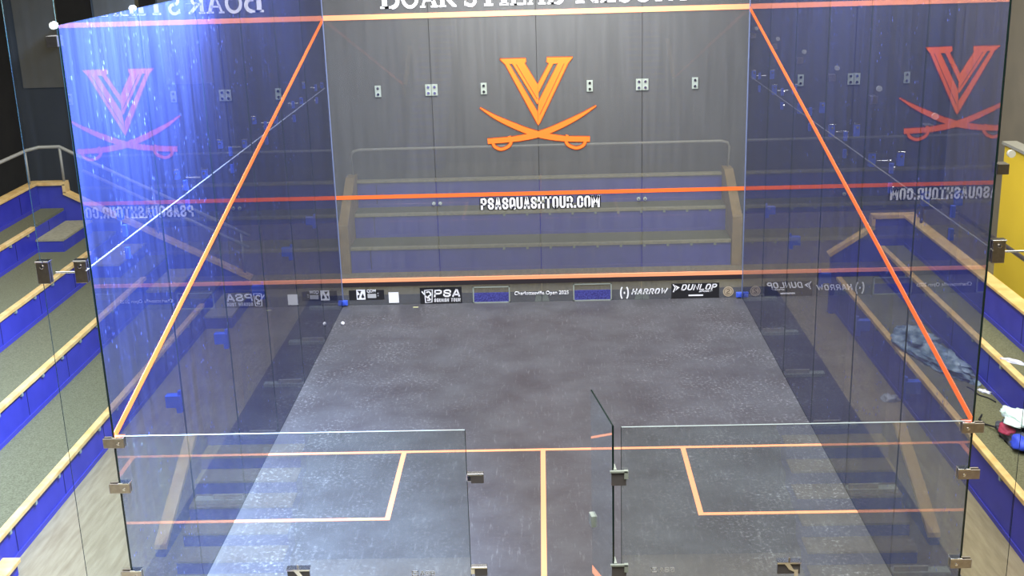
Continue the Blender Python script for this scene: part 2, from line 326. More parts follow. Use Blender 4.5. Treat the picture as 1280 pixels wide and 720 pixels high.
for sx, sn in ((-1, 'left'), (1, 'right')):
    for k in range(7):
        y = min(max(SY[k], .03), L - .03)
        X0, X1 = sx * (W + T + .012), sx * 3.53
        org = (sx * (W + .02), y, -0.04)
        mb = MB(); mb.box((X0, y - .006, 0.0), (X1, y + .006, 7.2 if k else 6.5), 'gfin', side='gfin' if k else 'edge', side_axis=1); f = shift(mb, org).build('glass_fin'); f.location = org; adopt(f, court[sx])
        mb = MB(); mb.box((sx * (W + T + .01), y - .055, -.04), (sx * 3.7, y + .055, .008), 'pale'); mb.box((sx * (W + T + .02), y - .035, .0), (sx * 3.5, y - .008, .06), 'rail'); shift(mb, org).build('foot_bracket', None, f, bevel=.004)
        # big clamps at both upright edges, joined by a rod
        for xa in (sx * (W + .08), sx * 3.51):
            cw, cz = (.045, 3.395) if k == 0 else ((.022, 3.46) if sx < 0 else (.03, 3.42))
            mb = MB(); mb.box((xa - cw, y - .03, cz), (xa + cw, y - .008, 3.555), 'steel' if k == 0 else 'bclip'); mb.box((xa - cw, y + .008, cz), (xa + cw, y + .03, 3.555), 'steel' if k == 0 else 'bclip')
            mb.box((xa - cw - .005, y - .035, 3.552), (xa + cw + .005, y + .035, 3.562), 'chrome')
            mb.tube([(xa, y - .03, 3.52), (xa, y - .042, 3.52)], .014, 10, 'chrome'); shift(mb, org).build('edge_clamp', None, f, bevel=.003)
        mb = MB(); mb.tube([(sx * (W + .12), y - .02, 3.475), (sx * 3.42, y - .02, 3.475)], .007, 8); shift(mb, org).build('tie_rod', 'chrome', f)
        if k in (1, 2, 3, 4, 5):
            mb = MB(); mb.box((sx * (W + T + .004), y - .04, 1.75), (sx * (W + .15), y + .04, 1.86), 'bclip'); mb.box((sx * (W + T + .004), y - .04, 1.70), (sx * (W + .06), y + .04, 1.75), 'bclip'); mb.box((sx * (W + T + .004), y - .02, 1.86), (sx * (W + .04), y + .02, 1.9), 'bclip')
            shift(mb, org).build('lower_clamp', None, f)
        mb = MB(); zt = 5.15 if sx < 0 else 4.12
        mb.tube([(sx * (W + (.0 if sx < 0 else .1)) + (-.03 if sx < 0 else 0), y - .02, zt + .05), (sx * (W + (.0 if sx < 0 else .1)) + (-.03 if sx < 0 else 0), y - .05, zt + .05)], .026, 16, 'knob')
        mb.box((sx * (W + T + .003), y - .05, zt - .09), (sx * (W + .09), y + .05, zt - .02), 'steel'); shift(mb, org).build('top_clamp', None, f)

for sx, sn in ((-1, 'left'), (1, 'right')):
    mb = MB(); mb.tube([(sx * (W + .04), 0.0, 3.49), (sx * (W + .04), L - .05, 3.46)], .006, 8)
    tag(mb.build('tension_cable', 'white' if sx < 0 else 'rail'), 'thin taut steel cable along the outside of the %s side wall' % sn, 'cable')

# back wall: four panels, open door
BH = 2.2
bx = [(-W, -1.87), (-1.87, -0.545), (0.605, 1.87), (1.87, W)]
bps = []
def asb_mark(x, parent):
    g = MB()
    for a, b in (((x, .998), (x + .05, 1.006)), ((x, 1.032), (x + .05, 1.04)), ((x, .998), (x + .007, 1.04)), ((x + .043, .998), (x + .05, 1.04))): g.box((a[0], -.004, a[1]), (b[0], -.0005, b[1]))
    g.box((x + .018, -.004, 1.012), (x + .032, -.0005, 1.026)); g.build('maker_square', 'greyv', parent)
for i, (a, b) in enumerate(bx):
    g = 0.0005 if abs(abs(a) - 1.87) < .01 or abs(abs(b) - 1.87) < .01 else G
    mb = MB(); mb.box((a + .0008, 0, 0.005), (b - .0008, T, BH), 'gback', side='gback', side_axis=1)
    p = adopt(mb.build('glass_panel'), court[0]); bps.append(p)
    mb = MB(); mb.box((a + .002, 0.0, BH), (b - .002, T, BH + .003)); mb.build('polished_edge', 'paleedge', p)
    for xe, on in ((b, i == 1), (a, i == 2)):
        if on: mb = MB(); mb.box((xe - .002, -.001, .005), (xe + .002, T + .001, BH)); mb.build('polished_edge', 'edge', p)
for sx, i in ((-1, 0), (1, 3)):
    for z in (2.17, 1.80, 1.06):
        mb = MB(); xo = sx * (W + .085); xi = sx * (W - .075)
        mb.box((xo, -.022, z - .055), (xi, -.004, z + .02), 'steel'); mb.box((xo, T + .003, z - .055), (sx * (W - .075), T + .02, z + .02), 'steel')
        mb.box((sx * (W + .012), -.03, z + .02), (xi, T + .025, z + .032), 'chrome'); mb.tube([(sx * (W - .03), -.022, z - .02), (sx * (W - .03), -.03, z - .02)], .012, 10, 'chrome')
        mb.build('corner_clamp', None, bps[i], bevel=.003)
for x, i in ((-1.87, 0), (1.87, 3)):
    mb = MB(); z = 1.07
    mb.box((x - .09, -.035, z + .0), (x + .09, T + .02, z + .014), 'chrome'); mb.box((x - .085, -.02, z - .09), (x + .085, -.002, z), 'ghost')
    mb.prism([(x - .035, -.028, z), (x + .005, -.028, z), (x + .035, -.028, z - .05), (x + .07, -.028, z - .05), (x + .07, -.028, z - .12), (x + .04, -.028, z - .12), (x + .04, -.028, z - .07), (x, -.028, z - .05)], (0, .008, 0), 'chrome')
    mb.box((x - .006, -.03, z + .014), (x + .006, -.02, z + .05), 'steel'); mb.build('joint_clamp', None, bps[i])
for z in (1.84, 1.06):
    mb = MB(); x = -0.545
    mb.box((x, -.02, z - .0), (x + .125, .03, z + .014), 'chrome'); mb.box((x + .03, -.015, z - .065), (x + .125, .02, z), 'ghost'); mb.box((x - .0, -.02, z - .045), (x + .03, .02, z), 'chrome'); mb.build('strike_plate', None, bps[1], bevel=.003)
# door leaf
hx, hy = 0.55, 0.01; ex, ey = 0.421, 0.72
d = Vector((ex - hx, ey - hy, 0)).normalized(); n = Vector((-d.y, d.x, 0))
door = empty('glass_door', (hx, hy, 0.01), label='frameless glass door standing open into the court at the back wall', cat='door')
mb = MB(); P0 = Vector((0, 0, 0)); P1 = Vector((ex - hx, ey - hy, 0))
mb.prism([P0, P1, P1 + n * T, P0 + n * T], (0, 0, BH + .0), 'gback'); mb.build('door_leaf', None, door)
for q in (P0,):
    mb = MB(); mb.prism([q - d * .003 - n * .001, q + d * .003 - n * .001, q + d * .003 + n * (T + .001), q - d * .003 + n * (T + .001)], (0, 0, BH)); mb.build('polished_edge', 'edge', door)
mb = MB(); mb.prism([P0, P1, P1 + n * T, P0 + n * T], (0, 0, .004)); mb.v = [(a, b, c + BH) for a, b, c in mb.v]; mb.build('polished_edge', 'edge', door)
for z in (1.84, 1.06):
    mb = MB(); 
    mb.box((-.03, -.045, z), (.10, -.025, z + .014), 'pale'); mb.box((.075, -.045, z - .05), (.105, -.012, z + .012), 'pale')
    mb.prism([Vector((0, -.03, z)) - n * .02, Vector((0, -.03, z)) + d * .10 - n * .03, Vector((0, -.03, z)) + d * .10 - n * .008, Vector((0, -.03, z)) + n * .0], (0, 0, .02), 'pale')
    mb.box((-.02, -.03, z - .11), (.09, -.012, z - .005), 'ghost'); mb.build('hinge', None, door)
mb = MB(); q = P1 - d * .06
mb.prism([q - n * .02, q + d * .09 - n * .02, q + d * .09 + n * .03, q + n * .03], (0, 0, .10)); mb.v = [(a, b, c + 1.02) for a, b, c in mb.v]; mb.build('latch', 'pale', door, bevel=.004)

# ------------------------------------------------------------------ lines, tin, emblem and writing on the front wall
def fline(z, m, lab, w=.03):
    mb = MB(); mb.box((-W, L - .004, z - w), (W, L - .0002, z + w)); return tag(mb.build('wall_line', m), lab, 'court line')
fline(4.485, 'glare_orange', 'orange out line, paled for glare, across the top of the front wall', .037)
fline(1.755, 'orange', 'orange service line across the middle of the front wall')
tin = empty('tin', (0, L, 0), label='tin strip along the foot of the front wall, orange top edge paled for glare over a black band', cat='tin')
box_part('top_edge', (-W, -.03, .385), (W, -.0002, .44), 'glare_orange', tin)
box_part('sounding_board', (-W, -.028, .31), (W, -.002, .384), 'tin', tin)

def text_mesh(body, name, m, x0, x1, z0, z1, y, parent=None, bold=0.0, shear=0.0, depth=.003):
    """lettering fitted exactly into the rectangle x0..x1, z0..z1, facing the camera side"""
    c = bpy.data.curves.new(name, 'FONT'); c.body = body; c.size = 1; c.offset = bold; c.shear = shear; c.resolution_u = 3; c.extrude = 0.0
    o = bpy.data.objects.new(name, c); COL.objects.link(o)
    bpy.context.view_layer.update()
    dg = bpy.context.evaluated_depsgraph_get(); me = bpy.data.meshes.new_from_object(o.evaluated_get(dg))
    bpy.data.objects.remove(o)
    vx = [v.co.x for v in me.vertices]; vy = [v.co.y for v in me.vertices]
    a, b, e, f = min(vx), max(vx), min(vy), max(vy)
    for v in me.vertices:
        v.co = Vector((x0 + (v.co.x - a) / (b - a) * (x1 - x0), y, z0 + (v.co.y - e) / (f - e) * (z1 - z0)))
    me.materials.clear(); me.materials.append(MT[m]); me.name = name
    r = bpy.data.objects.new(name, me); COL.objects.link(r)
    s = r.modifiers.new('thick', 'SOLIDIFY'); s.thickness = depth; s.offset = 0
    if parent: r.parent = parent
    return r

def XZ(pts, y): return [(x, y, z) for x, z in pts]
def ribbon(mb, pts, ws, y, d, m=None):
    """tapered ribbon along a polyline in the XZ plane"""
    P = [Vector((a, b)) for a, b in pts]; lft = []; rgt = []
    for i, p in enumerate(P):
        t = (P[min(i + 1, len(P) - 1)] - P[max(i - 1, 0)]).normalized(); nn = Vector((-t.y, t.x)); w_ = ws[i] if isinstance(ws, (list, tuple)) else ws
        lft.append(p + nn * w_ / 2); rgt.append(p - nn * w_ / 2)
    for i in range(len(P) - 1):
        mb.prism([(q.x, y, q.y) for q in (lft[i], rgt[i], rgt[i + 1], lft[i + 1])], (0, d, 0), m)
def smooth_pts(p, k=6):
    out = []
    for i in range(len(p) - 1):
        a = p[max(i - 1, 0)]; b = p[i]; c = p[i + 1]; e = p[min(i + 2, len(p) - 1)]
        for j in range(k):
            t = j / k
            out.append(tuple(.5 * (2 * b[q] + (c[q] - a[q]) * t + (2 * a[q] - 5 * b[q] + 4 * c[q] - e[q]) * t * t + (-a[q] + 3 * b[q] - 3 * c[q] + e[q]) * t ** 3) for q in range(len(b))))
    out.append(tuple(p[-1])); return out
em = empty('emblem', (0, 0, 0), label='orange V above two crossed sabres on the front glass wall', cat='emblem')
yv = L - .006
# the V: five strokes per side leave thin dark gaps between them
Vn = MB()
for q in ([(-.544, 3.817), (-.156, 3.816), (-.157, 3.77), (-.176, 3.743), (-.358, 3.743), (-.409, 3.745), (-.465, 3.739)],          # left serif
          [(-.465, 3.739), (-.409, 3.745), (.001, 3.012), (.008, 2.811), (-.012, 2.85)],                                          # left outer arm
          [(-.358, 3.743), (-.176, 3.743), (.010, 3.426), (.021, 3.30), (.021, 3.169), (.003, 3.129)],                                # left inner arm
          [(.155, 3.758), (.161, 3.822), (.548, 3.816), (.47, 3.726), (.326, 3.735), (.249, 3.727), (.191, 3.734)],                  # right serif
          [(.191, 3.734), (.249, 3.727), (.024, 3.309), (.012, 3.42)],
          [(.326, 3.735), (.47, 3.726), (.035, 2.85), (.008, 2.811), (.008, 3.02), (.021, 3.169)]):
    Vn.prism(XZ(q, yv), (0, .004, 0))
Vn.build('letter', 'vorange', em)
ol = MB(); outl = [(-.544, 3.817), (-.156, 3.816), (-.157, 3.77), (-.176, 3.743), (.01, 3.426), (.191, 3.734), (.155, 3.758), (.161, 3.822), (.548, 3.816), (.47, 3.726), (.032, 2.85), (.008, 2.811), (-.015, 2.852), (-.465, 3.739), (-.544, 3.817)]
ribbon(ol, outl, .028, L - .0017, .0015, 'rust')
for q in ([(-.409, 3.745), (.001, 3.012)], [(-.358, 3.743), (.003, 3.129)], [(.249, 3.727), (.024, 3.309)], [(.326, 3.735), (.021, 3.169)]): ribbon(ol, q, .02, L - .0017, .0015, 'rust')
for q in ([(-.30, 3.733), (.0, 3.21)], [(.415, 3.725), (.035, 2.97)]): ribbon(ol, q, .010, yv - .0012, .0011, 'rust')
ol.build('outline', None, em)
for dy, nme, bl_, gr, gd in ((0.0, 'sabre', [(-.868, 3.098), (-.649, 2.955), (-.417, 2.838), (-.183, 2.735), (.005, 2.671), (.24, 2.618), (.453, 2.588)], [(.43, 2.59), (.788, 2.577)], [(.449, 2.65), (.425, 2.567), (.463, 2.492), (.581, 2.446), (.683, 2.482), (.722, 2.55)]),
                         (.0009, 'sabre', [(.887, 3.083), (.67, 2.952), (.433, 2.835), (.195, 2.732), (.005, 2.671), (-.233, 2.624), (-.424, 2.6)], [(-.40, 2.603), (-.769, 2.582)], [(-.441, 2.655), (-.413, 2.564), (-.463, 2.492), (-.571, 2.455), (-.664, 2.499), (-.690, 2.559)])):
    b_ = smooth_pts([(a[0], a[1], w_) for a, w_ in zip(bl_, (.012, .05, .075, .085, .09, .085, .075))], 5)
    bp_ = [(a, b) for a, b, c in b_]; bw = [c for a, b, c in b_]; g_ = smooth_pts(gd, 5)
    mb = MB(); ribbon(mb, bp_, bw, yv - dy, .004); sabre = mb.build(nme, 'vorange', em)
    mb = MB(); ribbon(mb, gr, .078, yv - .001, .004); mb.build('grip', 'vorange', sabre)
    mb = MB(); ribbon(mb, g_, .042, yv - .0015, .004); mb.build('guard', 'vorange', sabre)
    mb = MB(); ribbon(mb, bp_, [q + .026 for q in bw], L - .0016, .0014); ribbon(mb, gr, .104, L - .0016, .0014); ribbon(mb, g_, .068, L - .0016, .0014); mb.build('outline', 'rust', sabre)

# block lettering drawn from strokes
GL = {'P': [[(0, 0), (0, 1), (.7, 1), (1, .85), (1, .6), (.7, .45), (0, .45)]],
      'S': [[(1, .72), (1, .85), (.75, 1), (.25, 1), (0, .85), (0, .68), (.25, .55), (.75, .45), (1, .32), (1, .15), (.75, 0), (.25, 0), (0, .15), (0, .28)]],
      'A': [[(0, 0), (.42, 1)], [(1, 0), (.58, 1)], [(.2, .25), (.8, .25)]], 'B': [[(0, 0), (0, 1), (.7, 1), (1, .85), (1, .65), (.7, .5), (0, .5)], [(.7, .5), (1, .35), (1, .15), (.7, 0), (0, 0)]],
      'O': [[(.5, 0), (.25, 0), (0, .15), (0, .85), (.25, 1), (.75, 1), (1, .85), (1, .15), (.75, 0), (.5, 0)]],
      'U': [[(0, 1), (0, .15), (.25, 0), (.75, 0), (1, .15), (1, 1)]], 'H': [[(0, 0), (0, 1)], [(1, 0), (1, 1)], [(0, .5), (1, .5)]],
      'T': [[(.5, 0), (.5, 1)], [(0, 1), (1, 1)]], 'C': [[(1, .68), (1, .85), (.75, 1), (.25, 1), (0, .85), (0, .15), (.25, 0), (.75, 0), (1, .15), (1, .32)]],
      'M': [[(0, 0), (0, 1)], [(0, 1), (.5, .25)], [(.5, .25), (1, 1)], [(1, 1), (1, 0)]], 'D': [[(0, 0), (0, 1), (.7, 1), (1, .8), (1, .2), (.7, 0), (0, 0)]], 'N': [[(0, 0), (0, 1), (1, 0), (1, 1)]],
      'L': [[(0, 1), (0, 0), (1, 0)]], 'W': [[(0, 1), (.25, 0), (.5, .8), (.75, 0), (1, 1)]], '.': [[(0, 0), (0, .03)]], 'I': [[(0, 0), (0, 1)]]}
GL['Q'] = GL['O'] + [[(.6, .25), (1.0, -.03)]]; GL['R'] = GL['P'] + [[(.55, .45), (1, 0)]]
def block_word(name, body, m, x0, x1, z0, z1, y, parent=None, st=.2, gap=.34, shear=0.0, d=.002, grow=0.0):
    H = z1 - z0; s_ = st * H; adv = []
    for c in body: adv.append(0.0 if c in '.I' else (.3 if c == ' ' else (1.5 if c in 'MW' else 1.0)))
    tot = sum(adv); g = gap
    unit = (x1 - x0 - s_ - shear * H) / (tot + g * (len(body) - 1) * 1.0) if tot else .1
    mb = MB(); x = x0 + s_ / 2
    for c, a_ in zip(body, adv):
        for pl_ in GL.get(c, []):
            pts = [(x + px * a_ * unit + shear * (z_ * (H - s_)), z0 + s_ / 2 + z_ * (H - s_)) for px, z_ in pl_]
            if len(pts) > 1:
                e0 = (Vector(pts[0]) - Vector(pts[1])).normalized() * s_ / 2; e1 = (Vector(pts[-1]) - Vector(pts[-2])).normalized() * s_ / 2
                pts[0] = tuple(Vector(pts[0]) + e0); pts[-1] = tuple(Vector(pts[-1]) + e1)
            ribbon(mb, pts, s_ + grow, y, d)
        x += (a_ + g) * unit
    return mb.build(name, m, parent)
# web address
t = block_word('wall_lettering', 'PSASQUASHTOUR.COM', 'white', -.912, .930, 1.515, 1.70, L - .006, st=.18, gap=.80)
tag(t, 'white web address lettering below the orange service line', 'lettering')
block_word('outline', 'PSASQUASHTOUR.COM', 'sticker', -.912, .930, 1.515, 1.70, L - .0028, t, st=.18, gap=.80, grow=.035)

# serif lettering above the out line: strokes plus slab serifs
def serif_word(name, segs, zb, m='white'):
    """segs: (letter, x0, x1, height)"""
    mb = MB(); y, d = L - .006, .004
    def S(p, w_): ribbon(mb, p, w_, y, d)
    def arc(cx, cz, rx, rz, a0, a1, w_, k=14):
        S([(cx + rx * math.cos(R(a0 + (a1 - a0) * i / k)), cz + rz * math.sin(R(a0 + (a1 - a0) * i / k))) for i in range(k + 1)], w_)
    for ch, x0, x1, H in segs:
        w_ = H * .2; t_ = H * .09; W_ = x1 - x0; xl = x0 + w_ * .9; z0 = zb + t_ / 2; z1 = zb + H - t_ / 2
        stem = lambda x, a=z0, b=z1, q=None: (S([(x, a), (x, b)], q or w_), S([(x - w_ * .9, a), (x + w_ * .9, a)], t_), S([(x - w_ * .9, b), (x + w_ * .9, b)], t_))
        if ch == 'B':
            stem(xl); zm = zb + H * .53
            for a, b, e in ((zm, z1, .86), (z0, zm, 1.0)):
                rr = (b - a) / 2; cx = x0 + W_ * e - rr - w_ / 2; S([(xl, a), (cx, a)], t_); S([(xl, b), (cx, b)], t_); arc(cx, a + rr, rr, rr, -90, 90, w_ * .8)
        elif ch in 'O':
            arc((x0 + x1) / 2, zb + H / 2, W_ / 2 - w_ / 2, H / 2 - t_ / 2, 0, 360, w_ * .85, 28)
        elif ch == 'D':
            stem(xl); cx = x1 - W_ * .45; S([(xl, z0), (cx, z0)], t_); S([(xl, z1), (cx, z1)], t_); arc(cx, zb + H / 2, W_ * .45 - w_ / 2, H / 2 - t_ / 2, -90, 90, w_ * .85)
        elif ch == 'A':
            xm = (x0 + x1) / 2; S([(x0 + w_ * .6, z0), (xm, z1 + t_ / 2)], t_ * 1.2); S([(x1 - w_ * .8, z0), (xm, z1 + t_ / 2)], w_); S([(x0 + W_ * .25, zb + H * .35), (x1 - W_ * .25, zb + H * .35)], t_)
            S([(x0, z0), (x0 + w_ * 1.4, z0)], t_); S([(x1 - w_ * 1.9, z0), (x1, z0)], t_)
        elif ch == 'R':
            stem(xl); zm = zb + H * .5; rr = (z1 - zm) / 2; cx = x0 + W_ * .85 - rr - w_ / 2; S([(xl, zm), (cx, zm)], t_); S([(xl, z1), (cx, z1)], t_); arc(cx, zm + rr, rr, rr, -90, 90, w_ * .8)
            S([(cx - w_ * .3, zm), (x1 - w_ * .5, z0)], w_ * .9); S([(x1 - w_, z0), (x1 + w_ * .1, z0)], t_)
        elif ch == 'S':
            arc((x0 + x1) / 2, zb + H * .73, W_ * .34, H * .225, 30, 250, w_ * .8); arc((x0 + x1) / 2, zb + H * .28, W_ * .36, H * .24, 90, -150, w_ * .8)
            S([(x1 - W_ * .14, zb + H * .72), (x1 - W_ * .14, z1)], t_); S([(x0 + W_ * .12, z0), (x0 + W_ * .12, zb + H * .28)], t_)
        elif ch == 'H':
            stem(xl); stem(x1 - w_ * .9); S([(xl, zb + H * .5), (x1 - w_ * .9, zb + H * .5)], t_)
        elif ch == 'E':
            stem(xl); S([(xl, z0), (x1 - t_ / 2, z0)], t_); S([(xl, z1), (x1 - t_ / 2, z1)], t_); S([(xl, zb + H * .5), (x1 - W_ * .25, zb + H * .5)], t_)
            S([(x1 - t_ / 2, z0 - t_ / 2), (x1 - t_ / 2, zb + H * .25)], t_); S([(x1 - t_ / 2, z1 + t_ / 2), (x1 - t_ / 2, zb + H * .75)], t_)
        elif ch == 'T':
            stem((x0 + x1) / 2); S([(x0, z1), (x1, z1)], t_); S([(x0 + t_ / 2, z1 + t_ / 2), (x0 + t_ / 2, zb + H * .72)], t_); S([(x1 - t_ / 2, z1 + t_ / 2), (x1 - t_ / 2, zb + H * .72)], t_)
        elif ch == "'":
            S([(x0 + W_ / 2, zb + H * 1.0), (x0 + W_ / 2, zb + H * .75)], t_ * 1.6)
    return mb.build(name, m)
def layout(word, x0, x1, big, small):
    rel = {'B': .82, 'O': .95, 'A': .95, 'R': .9, 'S': .68, 'H': 1.0, 'E': .8, 'D': .95, 'T': .85, "'": .3}
    tot = 0; it = []
    for i, c in enumerate(word):
        H = big if i == 0 else small; it.append((c, rel[c] * H, H)); tot += rel[c] * H
    gap = (x1 - x0 - tot) / (len(word) - 1); x = x0; out = []
    for c, ww, H in it: out.append((c, x, x + ww, H)); x += ww + gap
    return out
for word, x0, x1, lab in (("BOAR'S", -2.29, -.86, 'white serif word on the left of the top of the front wall'), ('HEAD', -.75, .45, 'white serif word in the middle of the top of the front wall'), ('RESORT', .60, 2.30, 'white serif word on the right of the top of the front wall')):
    tag(serif_word('wall_lettering', layout(word, x0, x1, .36, .28), 4.60), lab, 'lettering', 'white words above the out line')

# sponsor stickers along the foot of the front wall
ys = L - .004
def panel(name, x0, x1, z0, z1, m, lab, cat='sticker', t_=.003):
    mb = MB(); mb.box((x0, L - t_, z0), (x1, L - .0003, z1)); return tag(mb.build(name, m), lab, cat, 'stickers at the foot of the front wall')
s1 = panel('sticker', -3.06, -2.50, .09, .25, 'sticker', 'narrow black sticker with an arrow badge, leftmost at the front wall foot')
mb = MB(); mb.box((-2.94, ys - .001, .095), (-2.80, ys, .262)); bd = mb.build('badge', 'white', s1)
mb = MB(); c0 = (-2.87, .178)
mb.prism(XZ([(-2.925, .245), (-2.86, .24), (-2.885, .185)], ys - .003), (0, .0015, 0)); mb.prism(XZ([(-2.885, .185), (-2.925, .165), (-2.925, .12), (-2.905, .12)], ys - .003), (0, .0015, 0)); mb.prism(XZ([(-2.84, .20), (-2.815, .13), (-2.85, .12), (-2.868, .14)], ys - .003), (0, .0015, 0)); mb.build('arrow', 'sticker', bd)
text_mesh('QDM', 'lettering', 'white', -2.775, -2.63, .20, .262, ys - .001, s1, bold=.03)
box_part('print_block', (-2.765, ys - .001, .118), (-2.628, ys, .188), 'greyv', s1)
text_mesh(':', 'lettering', 'white', -2.605, -2.59, .15, .20, ys - .001, s1)
panel('sticker', -2.43, -2.27, .03, .205, 'white', 'plain white square sticker at the foot of the front wall')
s2 = panel('sticker', -1.93, -1.265, .0, .272, 'sticker', 'large black sticker with white squash tour lettering', )
block_word('lettering', 'PSA', 'white', -1.71, -1.28, .11, .235, ys - .002, s2, st=.21, gap=.5, shear=.12)
block_word('lettering', 'SQUASH TOUR', 'white', -1.71, -1.285, .03, .088, ys - .002, s2, st=.17, gap=.85, shear=.1)
mb = MB(); ribbon(mb, [(-1.86, .225), (-1.73, .235), (-1.745, .03), (-1.845, .02), (-1.855, .225)], .016, ys - .001, .001); ribbon(mb, [(-1.90, .21), (-1.87, .17), (-1.84, .13), (-1.80, .09)], .02, ys - .001, .001)
ribbon(mb, smooth_pts([(-1.83, .19), (-1.78, .20), (-1.76, .15), (-1.80, .12), (-1.77, .07), (-1.82, .06)], 4), .022, ys - .001, .001); mb.build('player_mark', 'white', s2)
def grille(x0, x1, z1, lab):
    g = empty('grille', (0, 0, 0), label=lab, cat='grille', group='framed blue grilles in the tin')
    mb = MB(); yy = L - .022
    for a, b in (((x0, .0), (x1, .018)), ((x0, z1 - .014), (x1, z1)), ((x0, .0), (x0 + .02, z1)), ((x1 - .02, .0), (x1, z1))): mb.box((a[0], yy, a[1]), (b[0], L - .0005, b[1]))
    mb.build('frame', 'pale', g)
    mb = MB(); mb.box((x0 + .02, L - .016, .018), (x1 - .02, L - .001, z1 * .62)); mb.build('mesh_panel', 'mesh', g)
grille(-1.09, -.50, .268, 'pale framed blue mesh grille left of the event name lettering')
grille(.50, 1.11, .282, 'pale framed blue mesh grille right of the event name lettering')
tag(text_mesh('Charlottesville Open 2025', 'wall_lettering', 'white', -.43, .43, .095, .175, ys, bold=.012), 'small white event name lettering between the two blue grilles', 'lettering')
hl = tag(block_word('wall_lettering', 'HARROW', 'white', 1.42, 2.0, .085, .18, ys, st=.2, gap=.7, shear=.3), 'white slanted sponsor lettering with a bracketed dot, right of the blue grilles', 'lettering')
mb = MB()
for s in (-1, 1):
    ribbon(mb, [(1.31 + s * (.028 + .03 * math.cos(R(a))), .115 + .095 * math.sin(R(a))) for a in range(-80, 81, 16)], .022, ys - .001, .002)
mb.prism(XZ([(1.31 + .013 * math.cos(R(a)), .115 + .02 * math.sin(R(a))) for a in range(0, 360, 40)], ys - .001), (0, .002, 0)); mb.build('bracket_mark', 'white', hl)
s3 = panel('sticker', 2.05, 2.66, .0, .25, 'sticker', 'black sticker with slanted white sponsor lettering beside the round sticker')
s3.data.transform(Matrix.Identity(4))
for v in s3.data.vertices:
    if v.co.x > 2.5: v.co.x = 2.80
block_word('lettering', 'DUNLOP', 'white', 2.20, 2.78, .135, .235, ys - .002, s3, st=.2, gap=.62, shear=.3)
text_mesh('SPORT', 'lettering', 'white', 2.48, 2.70, .10, .125, ys - .001, s3, bold=.03, shear=.3)
box_part('print_bar', (2.32, ys - .001, .038), (2.55, ys, .062), 'white', s3)
mb = MB(); ribbon(mb, [(2.075, .24), (2.11, .185), (2.08, .11)], .018, ys - .001, .001); mb.prism(XZ([(2.10, .225), (2.18, .185), (2.11, .13), (2.135, .18)], ys - .001), (0, .001, 0)); mb.build('arrow_mark', 'white', s3)
mb = MB(); mb.prism(XZ([(2.945 + .083 * math.cos(R(a)), .10 + .083 * math.sin(R(a))) for a in range(0, 360, 12)], L - .004), (0, .0037, 0))
rs = tag(mb.build('sticker', 'cream'), 'round cream sticker in the right corner of the front wall foot', 'sticker', 'stickers at the foot of the front wall')
mb = MB(); ribbon(mb, [(2.945 + .062 * math.cos(R(a)), .10 + .062 * math.sin(R(a))) for a in range(0, 361, 15)], .008, L - .0055, .001); ribbon(mb, smooth_pts([(2.92, .13), (2.95, .14), (2.965, .115), (2.93, .09), (2.925, .065), (2.97, .07)], 3), .014, L - .0055, .001); mb.build('print', 'brownv', rs)
for x, sn in ((-W + .04, 'left'), (W - .045, 'right')):
    mb = MB(); mb.box((x - .05, L - .07, .015), (x + .035, L - .02, .10)); mb.box((x - .03, L - .085, .03), (x + .015, L - .07, .085))
    tag(mb.build('corner_block', 'bclip', bevel=.008), 'small blue block in the %s front corner of the court floor' % sn, 'corner block')
mb = MB(); mb.box((-2.03, 9.84, .0), (-1.95, 9.87, .004)); tag(mb.build('tape_scrap', 'ytape'), 'tiny yellow tape scrap on the court floor near the front wall', 'tape')
# maker's mark on the back glass
for x, pi_, sn in ((-1.0, 1, 'left'), (.83, 2, 'right')):
    asb_mark(x, bps[pi_]); block_word('lettering', 'ASB', 'greyv', x + .064, x + .178, .998, 1.04, -.003, bps[pi_], st=.17, gap=.5)

# ball
mb = MB(); k = 0
import bmesh
bm = bmesh.new(); bmesh.ops.create_uvsphere(bm, u_segments=20, v_segments=12, radius=.028); me = bpy.data.meshes.new('squash_ball'); bm.to_mesh(me); bm.free()
for p in me.polygons: p.use_smooth = True
me.materials.append(MT['white']); o = bpy.data.objects.new('squash_ball', me); COL.objects.link(o); o.location = (-3.02, 9.05, .028); tag(o, 'white ball lying on the court floor near the left front corner', 'ball')

